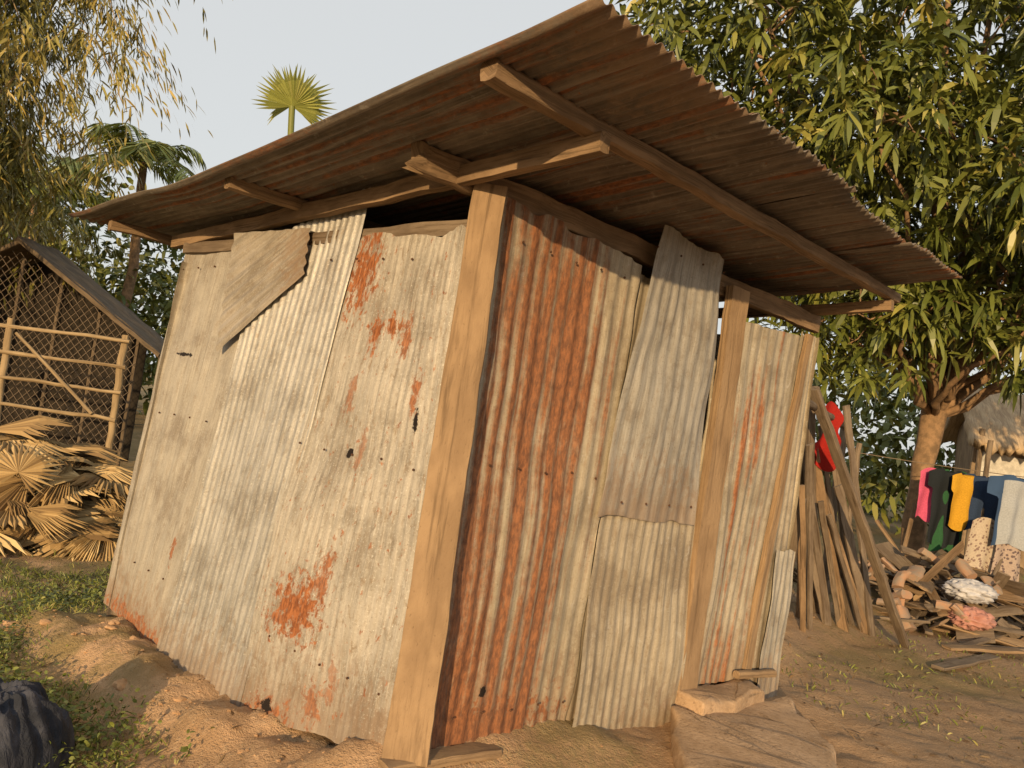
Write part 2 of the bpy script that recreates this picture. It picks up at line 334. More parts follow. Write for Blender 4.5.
def slab(name,pts,z0,z1,mat,parent=None,seed=0):
    bm=bmesh.new(); vs=[bm.verts.new((x,y,z1)) for x,y in pts]; f=bm.faces.new(vs)
    if f.normal.z<0: f.normal_flip()
    r=bmesh.ops.extrude_face_region(bm,geom=[f]); 
    for v in [q for q in r['geom'] if isinstance(q,bmesh.types.BMVert)]: v.co.z=z0
    bmesh.ops.recalc_face_normals(bm,faces=bm.faces[:])
    bmesh.ops.bevel(bm,geom=bm.edges[:],offset=.02,segments=3,affect='EDGES',profile=.5)
    bmesh.ops.triangulate(bm,faces=bm.faces[:])
    for _ in range(4): bmesh.ops.subdivide_edges(bm,edges=[e for e in bm.edges if e.calc_length()>.05],cuts=1)
    for v in bm.verts:
        v.co+=mn.noise_vector(v.co*5+Vector((seed,0,0)))*.03+mn.noise_vector(v.co*18)*.012
    me=bpy.data.meshes.new(name);bm.to_mesh(me);bm.free();me.materials.append(mat)
    me.polygons.foreach_set("use_smooth",[True]*len(me.polygons))
    return link(bpy.data.objects.new(name,me),parent)
g=G('step_concrete');o=g.obj();a1=g.noise(o,4,6,.75);a2=g.noise(o,45,4,.75)
cc=g.mix(g.mr(a1,.35,.65),(.52,.365,.235),(.38,.26,.16));cc=g.mix(g.mr(a2,.32,.46,.6,0),cc,(.18,.12,.075));cc=g.mix(g.mr(a2,.6,.7,0,.5),cc,(.58,.46,.33))
M_CONC=g.fin(g.bsdf(cc,.95,0,g.bump(g.math('ADD',a1,a2),.8,.012),.1))
stp=empty('concrete_step')
slab('upper_block',[W3(FR,1.76,0,.02)[:2],W3(FR,1.76,0,.24)[:2],W3(FR,2.05,0,.27)[:2],W3(FR,2.42,0,.22)[:2],W3(FR,2.45,0,.02)[:2]],-.3,.07,M_CONC,stp,1)
slab('lower_slab',[(1.12,4.42),(1.02,3.68),(1.30,3.54),(1.72,3.74),(1.93,4.16),(1.95,4.95),(1.5,4.80)],-.35,.0,M_CONC,stp,2)
# ------------------------------------------------------------------ foliage machinery
def unit(a): return a/np.maximum(1e-9,np.linalg.norm(a,axis=1,keepdims=True))
def leaves(name,P,Dr,L,Wd,mat,parent=None,droop=.25,rnd=None,up=None):
    n=len(P);Dr=unit(Dr); L=np.broadcast_to(L,(n,))[:,None];Wd=np.broadcast_to(Wd,(n,))[:,None]
    if up is None: up=np.array([0,0,1.])+rng.normal(0,.5,(n,3))
    S=unit(np.cross(Dr,up)); Nn=np.cross(S,Dr)
    g_=np.array([0,0,-1.])
    p1=P+Dr*L*.3+g_*L*droop*.1; p2=P+Dr*L*.68+g_*L*droop*.45; p3=P+Dr*L*.97+g_*L*droop
    fold=Nn*Wd*.12
    V=np.stack([P,p1-S*Wd*.45+fold,p1+S*Wd*.45+fold,p2-S*Wd*.38+fold,p2+S*Wd*.38+fold,p3],1).reshape(-1,3)
    b=(np.arange(n)*6)[:,None]
    T=np.concatenate([b+[0,1,2],b+[3,5,4]],0).tolist(); Qd=(b+[1,3,4,2]).tolist()
    r=np.repeat(rng.random(n) if rnd is None else rnd,6)
    return mk(name,V,T+Qd,mat,parent,rnd=np.clip(r,0,1),smooth=False)
def tube(name,pts,rad,mat,parent=None,ncs=9,seed=0,rough=.1):
    vs=[];fc=[];n=len(pts);pts=[Vector(p) for p in pts]
    for i,p in enumerate(pts):
        ax=(pts[min(n-1,i+1)]-pts[max(0,i-1)]).normalized(); s=ax.cross(Vector((.3,1,.1))).normalized(); t_=ax.cross(s)
        for j in range(ncs):
            a=2*math.pi*j/ncs; r=rad[i]*(1+rough*mn.noise(Vector((math.cos(a)*1.5+seed,math.sin(a)*1.5,p.z*1.5+i*.3)))*2)
            vs.append(p+s*(math.cos(a)*r)+t_*(math.sin(a)*r))
    for i in range(n-1):
        for j in range(ncs):
            a=i*ncs+j;b=i*ncs+(j+1)%ncs; fc.append((a,b,b+ncs,a+ncs))
    return mk(name,vs,fc,mat,parent)
def curve(p0,p1,n=8,bend=(0,0,0),jit=.0):
    p0=Vector(p0);p1=Vector(p1);b=Vector(bend);out=[]
    for i in range(n+1):
        f=i/n; q=p0.lerp(p1,f)+b*(4*f*(1-f)); 
        if 0<i<n: q=q+Vector(rng.normal(0,jit,3))
        out.append(q)
    return out
# ------------------------------------------------------------------ mango tree
mango=empty('mango_tree')
lobes=[(2.3,9.7,6.3,1.9),(1.9,9.5,7.2,1.3),(2.3,9.8,5.2,1.2),(4.5,9.2,5.6,2.0),(6.6,9.2,5.6,2.2),(4.3,9.2,7.9,2.3),(7.2,9.6,8.0,2.3),(3.9,9.7,4.0,1.4),(5.5,9.2,3.9,1.3),(7.0,9.0,4.2,1.4),(3.4,11.2,5.6,2.0),(8.8,10.5,5.6,2.2),(6.0,12.2,6.0,2.4),(5.6,10.6,9.6,2.0),(3.5,8.6,5.2,1.1),(5.2,7.9,5.0,1.2),(8.0,10,4.4,1.2),(4.5,9.4,3.15,.85),(5.6,8.9,3.25,.75),(6.7,8.8,3.75,.9),(3.8,10.2,3.2,.8),(6.2,11.2,4.4,1.3),(4.8,11.3,4.3,1.4),(8.0,11.4,4.9,1.5)]
tr0=(5.55,10.5,-.25); tr1=Vector((5.62,10.6,2.4))
parts=[tube('trunk',curve(tr0,tr1,10,(-.08,0,0),.012),[.21,.17,.155,.15,.145,.14,.14,.14,.145,.15,.16],M_BARK,mango,14,1)]
for li,(x,y,z,r) in enumerate(lobes):
    parts.append(tube('limb',curve(tr1-Vector((0,0,.15)),(x,y,z),9,(rng.normal(0,.2),rng.normal(0,.2),-.05),.05),np.linspace(.085 if r>1.5 else .05,.02,10),M_BARK,mango,7,li))
    for q in range(4):
        dd=Vector(rng.normal(0,1,3)).normalized()*r*.8
        parts.append(tube('limb',curve((x,y,z),Vector((x,y,z))+dd,6,(0,0,.1),.04),np.linspace(.025,.006,7),M_BARK,mango,5,li))
merge('trunk_and_limbs',parts,mango)
def lobe_pts(lobes,per_vol,inner=.35):
    pts=[];out=[]
    for (x,y,z,r) in lobes:
        n=int(per_vol*r*r); d=unit(rng.normal(0,1,(n,3))); rr=r*(rng.random(n)**inner)
        cl=.78+.42*vn(d[:,0]*3+x,d[:,1]*3+d[:,2]*2.5+z,int(x*3)%17)
        q=d*(rr*cl)[:,None]; pts.append(q+np.array([x,y,z])); out.append(d)
    return np.concatenate(pts),np.concatenate(out)
cp,co=lobe_pts(lobes,66)
dens=vn(cp[:,0]*1.3+cp[:,2]*.7,cp[:,1]*1.1+cp[:,2]*1.1,11); keep=dens>.20; cp=cp[keep];co=co[keep]
K=11;n=len(cp)
ax=unit(co*.8+np.array([0,-.1,.15])+rng.normal(0,.35,(n,3)))
ang=rng.random((n,K))*2*math.pi; tilt=np.radians(rng.uniform(35,100,(n,K)))
h1=unit(np.cross(ax,rng.normal(0,1,(n,3)))); h2=np.cross(ax,h1)
D3=ax[:,None]*np.cos(tilt)[...,None]+(h1[:,None]*np.cos(ang)[...,None]+h2[:,None]*np.sin(ang)[...,None])*np.sin(tilt)[...,None]
base=cp[:,None]+D3*.02+rng.normal(0,.035,(n,K,3))
clr=np.clip(rng.beta(2.2,2.6,(n,1))*.8+rng.normal(.0,.1,(n,K))+.3*(rng.random((n,1))>.86),0,1)
leaves('foliage',base.reshape(-1,3),D3.reshape(-1,3),rng.uniform(.19,.33,n*K),rng.uniform(.052,.078,n*K),M_MANGO,mango,.42,clr.ravel())
# ------------------------------------------------------------------ bamboo clump (upper left)
bam=empty('bamboo_clump'); bp=[];bd=[];culms=[]
for i in range(92):
    bx=rng.normal(-11.0,.75);by=rng.normal(13,.8); hgt=rng.uniform(3.6,10)
    ex=bx+rng.normal(.8,1.0);ey=by+rng.normal(-.6,1.1)
    pts=curve((bx,by,-.4),(ex,ey,hgt),12,(-.4*np.sign(ex-bx),0,.6*hgt/6),.03)
    last=pts[-1]; dirx=Vector((ex-bx,ey-by,0)); dirx=dirx.normalized() if dirx.length>.1 else Vector((1,0,0))
    for q in range(1,5): pts.append(last+dirx*(.30*q)+Vector((0,0,-.07*q*q)))
    if i<40: culms.append(tube('culm',pts,np.linspace(.035,.006,len(pts)),M_BAM,bam,5,i))
    P0=np.array([list(p) for p in pts])
    for f in np.linspace(.3,1,32):
        s=f*(len(P0)-1);j=min(int(s),len(P0)-2);c0=P0[j]+(P0[j+1]-P0[j])*(s-j)
        for q in range(2):
            br_=np.array([rng.normal(0,.6),rng.normal(0,.6),rng.normal(-.05,.3)])
            m=11; t_=rng.random(m)[:,None]; bp.append(c0+br_*t_*1.0+rng.normal(0,.06,(m,3))+np.array([0,0,-.25])*t_**2); bd.append(unit(br_[None]+rng.normal(0,.5,(m,3)))*.6+np.array([0,0,-.6]))
merge('culms',culms,bam)
bp=np.concatenate(bp);bd=np.concatenate(bd)
cr=vn(bp[:,0]*.9,bp[:,2]*.9,5)*.9+rng.normal(0,.15,len(bp))
leaves('foliage',bp,bd,rng.uniform(.16,.28,len(bp)),rng.uniform(.025,.040,len(bp)),M_BAMLEAF,bam,.2,cr)
# ------------------------------------------------------------------ distant trees
tl_=[]
for x in np.arange(-34,42,2.8):
    y=27+rng.normal(0,2)+abs(x)*.05; top=rng.uniform(4.0,6.0)
    if -3<x<6: top*=.8
    for q in range(3): tl_.append((x+rng.normal(0,1),y+rng.normal(0,1),rng.uniform(.5,top-1.2),rng.uniform(1.3,2.1)))
for q in [(-11.5,21,2.2,1.7),(-13.5,21,2.8,2.0),(-9.6,21.5,1.6,1.4),(-16,21,3,2.2),(-10.6,22,3.4,1.2),(-8.2,22,1.4,1.3),(9,19,1.6,1.5),(10.5,20,2.4,1.9),(12.8,20,2.6,1.9),(8,22,2.2,1.8),(15,21,3,2),
  (-13,24,5,2.0),(-10.8,24.5,4.3,1.7),(-15.5,24,5.5,2.2),(-18,24,5.5,2.4),(-9.2,24.5,3.2,1.5),(8.5,21,4,1.6),(11,22,5,2),(14,22,5.5,2.2)]: tl_.append(q)
cp,co=lobe_pts(tl_,150,.4); n=len(cp)
leaves('tree_line',cp,co*.5+rng.normal(0,.6,(n,3)),rng.uniform(.22,.44,n),rng.uniform(.11,.20,n),M_TREE,None,.3,vn(cp[:,0]*.6,cp[:,2]*.8+cp[:,1]*.3,9)*.8+rng.normal(0,.18,n))
# ------------------------------------------------------------------ palms
def coco(name,base,top,nf,fl,seed,mat=M_PALM):
    e=empty(name); tube('trunk',curve(base,top,10,(.2,0,0),.02),np.linspace(.16,.10,11),M_BARK,e,9,seed)
    LP=[];LD=[];fr_=[]
    for i in range(nf):
        a=2*math.pi*i/nf+rng.normal(0,.2); el=rng.uniform(-.2,1.2)
        d=Vector((math.cos(a)*math.cos(el),math.sin(a)*math.cos(el),math.sin(el))); pts=[]
        for s in range(13):
            f=s/12; pts.append(Vector(top)+d*(fl*f)+Vector((0,0,-fl*.55*f*f)))
        fr_.append(tube('frond',pts,np.linspace(.03,.006,13),M_PALM,e,4,i))
        side=d.cross(Vector((0,0,1))).normalized()
        for s in np.linspace(.12,1,34):
            j=min(int(s*12),11);c0=pts[j].lerp(pts[j+1],s*12-j); t_=(pts[j+1]-pts[j]).normalized()
            for sg in (-1,1): LP.append(list(c0)); LD.append(list(side*sg+t_*.6+Vector((0,0,-.35+rng.normal(0,.2)))))
    fo=merge('frond_ribs',fr_,e); fo.data.attributes.new('rnd','FLOAT','POINT')
    LP=np.array(LP);leaves('leaflets',LP,np.array(LD),fl*.28,.06,mat,e,.3)
    return e
coco('coconut_palm',(-10.6,21,-.3),(-10.5,21,6.6),17,2.2,1)
coco('coconut_palm',(-12.5,20,-.3),(-12.6,20,5.4),15,2.4,2)
coco('coconut_palm',(-15.5,23,-.3),(-15.6,23,5.6),14,2.8,3)
def fan(center,normal,upd,R,nseg=26,arc=300,mat=None,seed=0,cup=.15,split=.55):
    nrm=Vector(normal).normalized();u=(Vector(upd)-nrm*Vector(upd).dot(nrm)).normalized();s=nrm.cross(u)
    V=[];F=[];C=Vector(center);r_=[]
    for i in range(nseg):
        a0=math.radians(-arc/2+arc*i/nseg);a1=math.radians(-arc/2+arc*(i+1)/nseg);am=(a0+a1)/2
        rr=R*(.86+.14*math.cos(am))*rng.uniform(.85,1.05)
        def pt(a,r,h): 
            return C+(u*math.cos(a)+s*math.sin(a))*r+nrm*(h-cup*(r/R)**2*R)
        b=len(V)
        V+= [C, pt(a0,rr*split,0), pt(am,rr*split,.05*R), pt(a1,rr*split,0), pt(am+rng.normal(0,.03),rr,-.06*R*rng.random())]
        F+= [(b,b+1,b+2),(b,b+2,b+3),(b+1,b+4,b+2),(b+2,b+4,b+3)]
        r_+=[rng.random()]*5
    return V,F,r_
def fans(name,specs,mat,parent=None):
    V=[];F=[];R_=[]
    for sp_ in specs:
        v,f,r=fan(**sp_); b=len(V); V+=v; F+=[tuple(q+b for q in ff) for ff in f]; tone=rng.normal(0,.2); R_+= [min(1,max(0,q*.6+.2+tone)) for q in r]
    return mk(name,V,F,mat,parent,rnd=R_,smooth=False)
fp=empty('fan_palm'); tc=Vector((-4.58,14,6.28))
tube('trunk',curve((-4.3,14.2,-.3),tc,10,(.1,0,0),.01),np.linspace(.09,.055,11),M_FPALM,fp,7,3)
fans('fronds',[dict(center=tc,normal=(.15,-1,.1),upd=(.1,0,1),R=.85,nseg=30,arc=230,split=.62,cup=.05),dict(center=tc+Vector((-.05,.05,.0)),normal=(-.45,-.8,.3),upd=(-.9,0,1),R=.66,nseg=20,arc=150,split=.6),dict(center=tc+Vector((.05,.04,0)),normal=(.45,-.8,.3),upd=(.9,0,.8),R=.7,nseg=20,arc=150,split=.6),dict(center=tc+Vector((0,.08,.05)),normal=(.1,.8,.5),upd=(.1,0,1),R=.75,nseg=22,arc=170,split=.6)],M_FPALM,fp)
# ------------------------------------------------------------------ dried palm-leaf pile
sp_=[]
for i in range(520):
    a=rng.random()*2*math.pi; rr=rng.random()**.5; px=-4.85+1.75*rr*math.cos(a); py=7.8+.95*rr*math.sin(a)
    hz=.82*(1-rr**2.4)*rng.uniform(.3,1.0)-.25
    out=Vector((math.cos(a)*rr*.5,math.sin(a)*rr*.7-.05,1.0))+Vector(rng.normal(0,.17,3))
    sp_.append(dict(center=(px,py,hz),normal=out,upd=tuple(rng.normal(0,1,3)),R=rng.uniform(.35,.75),nseg=14,arc=rng.uniform(25,120),cup=rng.uniform(.0,.5),split=rng.uniform(.55,.85)))
sp_.append(dict(center=(-4.10,6.95,.33),normal=(.15,-.8,.55),upd=(0,0,1),R=.38,nseg=26,arc=280,cup=.2))
fans('dry_palm_leaf_pile',sp_,M_DRY)
# ------------------------------------------------------------------ bamboo fence
fen=empty('bamboo_fence')
fx0,fx1=-9.2,-4.85
for kk,(za,zb) in enumerate([(1.66,1.56),(1.33,1.24),(1.0,.97),(.66,.62)]):
    bar('rail',fen,(fx1+.05,10,za),(fx0,10.1,zb),.045,.045,M_BAM,seed=kk,roundness=1,st=16,rough=.016)
for kk,x in enumerate([-4.9,-6.35,-7.8,-9.1]):
    bar('post',fen,(x+.05,10.06,-.4),(x,10.06,1.72),.09,.07,M_BAM,seed=kk+9,roundness=.9,st=14,rough=.01)
bar('brace',fen,(-6.2,9.96,1.55),(-5.1,9.96,.7),.04,.04,M_BAM,seed=22,roundness=1,st=10)
bar('brace',fen,(-7.6,9.96,.5),(-6.5,9.96,1.6),.04,.04,M_BAM,seed=23,roundness=1,st=10)
# ------------------------------------------------------------------ left hut (coop)
coop=empty('thatched_coop')
M_TH=wood('old_thatch',(.15,.11,.07),(.095,.07,.045),(.04,.028,.016))
def quadslab(name,c,th,mat,parent,nu=30,nv=12,rough=.03,fringe=.0):
    c=[Vector(q) for q in c]; V=[];UV=[]
    nrm=(c[1]-c[0]).cross(c[3]-c[0]).normalized(); W_=(c[1]-c[0]).length;Hh=(c[3]-c[0]).length
    for layer in (0,1):
        for j in range(nv+1):
            for i in range(nu+1):
                u=i/nu;v=j/nv;q=(c[0].lerp(c[1],u)).lerp(c[3].lerp(c[2],u),v)-nrm*th*layer
                q=q+mn.noise_vector(q*3)*rough
                if fringe and j==0: q=q+(c[0]-c[3]).normalized()*fringe*rng.random()
                V.append(q);UV.append((u*W_,v*Hh))
    F=[];M=(nu+1)*(nv+1)
    for l in (0,1):
        for j in range(nv):
            for i in range(nu):
                a=l*M+j*(nu+1)+i; q=(a,a+1,a+nu+2,a+nu+1); F.append(q if l==0 else q[::-1])
    bd_=[(i,0) for i in range(nu+1)]+[(nu,j) for j in range(1,nv+1)]+[(i,nv) for i in range(nu-1,-1,-1)]+[(0,j) for j in range(nv-1,0,-1)]
    ids=[j*(nu+1)+i for i,j in bd_]
    for a,b in zip(ids,ids[1:]+ids[:1]): F.append((a,a+M,b+M,b))
    return mk(name,V,F,mat,parent,UV)
quadslab('roof_right',[(-5.75,13,1.62),(-5.75,14.1,1.62),(-8.3,14.1,3.15),(-8.3,13,3.15)],.07,M_TH,coop,fringe=.12)
quadslab('roof_left',[(-10.9,14.1,1.62),(-10.9,13,1.62),(-8.25,13,3.13),(-8.25,14.1,3.13)],.07,M_TH,coop,fringe=.12)
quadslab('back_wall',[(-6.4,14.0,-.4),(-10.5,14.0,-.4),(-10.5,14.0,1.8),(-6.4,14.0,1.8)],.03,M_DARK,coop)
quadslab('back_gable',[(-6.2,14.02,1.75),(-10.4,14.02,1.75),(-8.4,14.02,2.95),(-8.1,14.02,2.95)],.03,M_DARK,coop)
bar('rafter_front',coop,(-5.7,12.95,1.56),(-8.3,12.95,3.1),.09,.07,M_TH,seed=3)
for kk,x in enumerate(np.linspace(-10.3,-6.15,7)): bar('post',coop,(x,13.1,-.4),(x,13.1,1.75+max(0,1-abs(x+8.3)/2.2)*1.1),.06,.06,M_TH,seed=kk,roundness=.8,st=8)
bar('post',coop,(-6.1,13.9,-.4),(-6.1,13.9,1.7),.07,.07,M_OLD,seed=31,roundness=.8,st=8)
lat=[]
def topz(x): return 1.70+max(0,1-abs(x+8.3)/2.35)*1.25
for sg in (1,-1):
    for c_ in np.arange(-14,-2,.14):
        pts=[]
        for t_ in np.linspace(0,3.2,33):
            x=c_+sg*t_*.9;z=t_-.2
            if -10.4<x<-6.1 and z<topz(x): pts.append((x,13.04+.01*sg,z))
        if len(pts)>2: lat.append(bar('l',None,pts[0],pts[-1],.007,.007,M_OLD,st=6,rough=.006,ncs=4))
merge('mesh_net',lat,coop)
# ------------------------------------------------------------------ right thatched hut
hut=empty('thatched_hut')
M_TH2=wood('thatch',(.50,.38,.24),(.36,.26,.16),(.18,.12,.08))
M_WEAVE=wood('woven_wall',(.30,.22,.14),(.21,.15,.095),(.10,.07,.045))
quadslab('roof_front',[(8.65,14.9,2.30),(15,14.9,2.5),(15,16.2,3.6),(9.0,16.2,3.35)],.14,M_TH2,hut,90,24,.06,.3)
quadslab('roof_back',[(15,17.3,2.5),(9.3,17.3,2.4),(9.0,16.2,3.32),(15,16.2,3.57)],.14,M_TH2,hut,40,12,.06,.2)
quadslab('front_wall',[(9.1,15.6,-.3),(14.6,15.6,-.3),(14.6,15.6,2.8),(9.1,15.6,2.7)],.05,M_WEAVE,hut)
quadslab('side_wall',[(9.5,16.9,-.3),(9.1,15.65,-.3),(9.1,15.65,2.7),(9.5,16.9,2.7)],.05,M_WEAVE,hut)
for kk,x in enumerate([8.9,10.6,12.3,14.1]): bar('post',hut,(x,15.05,-.3),(x,15.05,2.5),.1,.1,M_OLD,seed=kk,roundness=.9,st=8)
quadslab('white_tarp',[(9.2,15.45,1.35),(11.3,15.45,1.3),(11.3,15.5,2.05),(9.2,15.5,2.1)],.02,plain('white_tarp',(.55,.53,.48),(.40,.38,.34)),hut)
# ------------------------------------------------------------------ clothes on line
def cloth_mat(name,c,c2=None,patt=False):
    g=G(name);o=g.uv(); nz=g.noise(o,60,3,.6)
    col=g.mix(g.mr(nz,.3,.7),c,tuple(q*.8 for q in c))
    if patt:
        v=g.n('ShaderNodeTexVoronoi',{'Vector':o,'Scale':26.}).outputs['Distance']; col=g.mix(g.mr(v,.42,.30),col,c2)
    elif c2:
        y=g.n('ShaderNodeSeparateXYZ',{0:o}); xx=g.math('ABSOLUTE',y.outputs[0]); col=g.mix(g.mr(xx,.21,.215),col,c2)
        col=g.mix(g.mr(y.outputs[1],.07,.06),col,c2)
    return g.fin(g.bsdf(col,.9,0,None,.1))
def garment(name,ctr,ztop,Hh,wf,mat,seed=0,yaw=0.,parent=None,foldamp=.02):
    nu,nv=40,30;V=[];UV=[]
    ca,sa=math.cos(yaw),math.sin(yaw)
    for j in range(nv+1):
        v=j/nv;w,neck=wf(v*Hh)
        for i in range(nu+1):
            u=i/nu*2-1; x=u*w; dz=-v*Hh - (neck*max(0,1-(x/.09)**2) if j==0 else 0)
            f=foldamp*math.sin(x*28+seed+v*2)*(.4+v)+.02*mn.noise(Vector((x*5,v*4,seed)))
            dz+= -.06*(u*u)*(1-v)-.03*math.sin(u*4+seed)*v
            V.append((ctr[0]+x*ca-f*sa,ctr[1]+x*sa+f*ca,ztop+dz+.008*mn.noise(Vector((x*9,seed,v*5)))));UV.append((x,v*Hh))
    i=np.arange((nu+1)*(nv+1)).reshape(nv+1,nu+1);F=np.stack([i[:-1,:-1],i[:-1,1:],i[1:,1:],i[1:,:-1]],-1).reshape(-1,4)
    return mk(name,V,F,mat,parent,UV)
tee=lambda sw,bw: (lambda d: (bw+ (sw-bw)*min(1,max(0,(1-(d-.19)/.03))) if d<.22 else bw*(1+.08*d), .06))
line=empty('clothesline')
tube('wire',curve((4.3,9.75,1.62),(8.2,8.75,1.72),14,(0,0,-.05)),[.005]*15,M_OLD,line,5)
bar('pole',line,(5.72,9.45,-.25),(5.63,9.35,1.98),.06,.06,M_OLD,seed=2,roundness=1,rough=.01)
bar('pole',line,(4.3,9.78,-.25),(4.3,9.75,1.75),.06,.06,M_OLD,seed=3,roundness=1,rough=.01)
bar('pole',line,(8.2,8.78,-.25),(8.2,8.75,1.85),.06,.06,M_OLD,seed=4,roundness=1,rough=.01)
garment('shirt_pink',(5.10,9.54),1.57,.62,lambda d:(.13,.0),cloth_mat('c_pink',(.55,.10,.20)),1,0,line)
garment('shirt_black',(5.28,9.46),1.59,.92,tee(.28,.20),cloth_mat('c_black',(.02,.024,.028)),2,.2,line)
garment('shirt_green',(5.36,9.50),1.59,.98,tee(.24,.20),cloth_mat('c_green',(.03,.10,.045)),12,.2,line)
garment('shirt_yellow',(5.44,9.36),1.57,.66,tee(.20,.17),cloth_mat('c_yellow',(.52,.29,.03)),3,.1,line)
garment('skirt_patterned',(5.50,9.02),1.10,.86,lambda d:(.15+.10*d,.0),cloth_mat('c_patt',(.45,.38,.30),(.20,.14,.12),True),4,0,line)
garment('skirt_patterned_b',(5.76,8.98),1.08,.88,lambda d:(.13+.10*d,.0),cloth_mat('c_patt2',(.38,.30,.25),(.12,.09,.09),True),14,.1,line)
garment('shirt_navy',(5.60,9.34),1.58,.66,tee(.26,.2),cloth_mat('c_navy',(.03,.05,.10)),5,-.2,line)
garment('tee_white_blue',(5.80,8.95),1.62,.80,tee(.40,.27),cloth_mat('c_white',(.34,.36,.38),(.04,.075,.15)),6,.15,line)
garment('shirt_teal',(6.32,9.20),1.62,.7,tee(.33,.24),cloth_mat('c_teal',(.04,.14,.15)),8,.1,line)
garment('shirt_dark',(6.8,9.05),1.62,.8,tee(.33,.24),cloth_mat('c_dark',(.05,.05,.07)),7,.1,line)
rc=empty('red_cloth')
garment('cloth',(2.78,6.95),1.98,.58,lambda d:(.08+.12*d+.03*math.sin(d*20),.0),cloth_mat('c_red',(.30,.02,.015)),7,.3,rc,.045)
# ------------------------------------------------------------------ leaning planks
lp=empty('leaning_plank_stack')
bar('rail',lp,(1.9,5.45,1.88),(3.25,7.75,1.82),.06,.06,M_OLD,seed=1,roundness=.9)
bar('rail_post',lp,(3.25,7.75,-.3),(3.25,7.75,1.9),.08,.08,M_OLD,seed=2,roundness=.9)
bar('long_pole',lp,(2.30,6.15,2.0),(3.93,7.35,-.16),.085,.05,M_OLD,seed=3,roundness=.4)
for i in range(20):
    f=i/19; bx=2.85+.95*f+rng.normal(0,.09); by=7.2+.5*f+rng.normal(0,.14)
    tx=2.42+.60*f+rng.normal(0,.08); ty=6.6+.8*f+rng.normal(0,.08); tz=rng.uniform(1.0,2.0)
    bar('plank',lp,(bx,by,-.2),(tx,ty,tz),rng.uniform(.04,.10),.025,M_OLD if i%5 else M_BEAM,up=(rng.normal(0,.4),1,0),seed=i+20,roundness=.15,st=10)
slab('fallen_board_a',[(2.75,7.4),(3.2,7.3),(3.3,7.7),(2.9,7.8)],-.14,-.06,plain('grey_board',(.42,.39,.34)),lp)
# ------------------------------------------------------------------ scrap pile
sc=empty('scrap_wood_pile'); cols=[M_OLD,M_BEAM,M_OLD,M_POST,M_OLD]
for i in range(170):
    a=rng.random()*2*math.pi;rr=rng.random()**.5; x=5.1+1.55*rr*math.cos(a);y=9.1+1.1*rr*math.sin(a); z=-.1+.80*(1-rr**1.6)*rng.uniform(.3,1)
    d=Vector((rng.normal(0,1),rng.normal(0,.8),rng.normal(0,.32))).normalized();L=rng.uniform(.2,.95)
    bar('scrap',sc,Vector((x,y,z))-d*L/2,Vector((x,y,z))+d*L/2,rng.uniform(.03,.20),rng.uniform(.012,.04),cols[i%5],up=(rng.normal(0,.5),rng.normal(0,.5),1),seed=i,st=5,ncs=8,roundness=.15)
for i in range(26):
    x=rng.uniform(3.9,6.8);y=rng.uniform(6.8,8.6);a=rng.normal(.1,.8);L=rng.uniform(.3,1.3);z=float(H(x,y))+.03
    bar('loose_plank',sc,(x-math.cos(a)*L/2,y-math.sin(a)*L/2,z),(x+math.cos(a)*L/2,y+math.sin(a)*L/2,z+rng.uniform(0,.10)),rng.uniform(.03,.12),.025,cols[i%5],seed=i+50,st=8,roundness=.15)
for i in range(6):
    x=4.4+.35*i+rng.normal(0,.1);y=9.2+rng.normal(0,.3); bar('leaning_pole',sc,(x,y-.4,-.15),(x+rng.normal(0,.5),y+.5,rng.uniform(.8,1.35)),.05,.04,cols[i%5],seed=i+80,roundness=.8,st=10)
M_BRICK=plain('rubble',(.36,.21,.13),(.27,.22,.17))
for i in range(30):
    a=rng.random()*2*math.pi;rr=rng.random()**.5; x=5.0+1.4*rr*math.cos(a);y=8.9+1.0*rr*math.sin(a); z=-.1+.7*(1-rr**1.6)
    d=Vector(rng.normal(0,1,3)).normalized()*.11
    bar('rubble',sc,Vector((x,y,z))-d,Vector((x,y,z))+d,rng.uniform(.1,.2),rng.uniform(.05,.1),M_BRICK,up=(.1,.3,1),seed=i,st=5,rough=.02,ncs=10,roundness=.5)
def blob(name,c,r,mat,parent=None,amp=.3,fs=3.,seed=0,seg=60,ridge=False):
    V=[];F=[];n2=seg//2
    for j in range(n2+1):
        th=math.pi*j/n2
        for i in range(seg):
            ph=2*math.pi*i/seg; d=Vector((math.sin(th)*math.cos(ph),math.sin(th)*math.sin(ph),math.cos(th)))
            nz=mn.noise(d*fs+Vector((seed,0,0)))
            n2_=mn.noise(d*fs*2.3+Vector((0,seed,0)))
            if ridge: nz=1-2*abs(nz)*2; n2_=.6-abs(n2_)*2
            k_=1+amp*nz+amp*.5*n2_
            V.append(Vector(c)+Vector((d.x*r[0],d.y*r[1],d.z*r[2]))*k_)
    for j in range(n2):
        for i in range(seg):
            F.append((j*seg+i,(j+1)*seg+i,(j+1)*seg+(i+1)%seg,j*seg+(i+1)%seg))
    return mk(name,V,F,mat,parent)
blob('white_bag',(5.05,8.40,.34),(.24,.16,.10),plain('bag_white',(.50,.50,.52),(.35,.35,.38)),sc,.22,3,2,50,True)
blob('white_bag',(5.75,8.2,-.02),(.16,.14,.10),plain('bag_white2',(.50,.50,.50)),sc,.22,3,5,50,True)
blob('pink_bag',(4.95,8.15,.10),(.20,.14,.10),plain('bag_pink',(.45,.24,.20),(.35,.17,.14)),sc,.22,3,9,50,True)
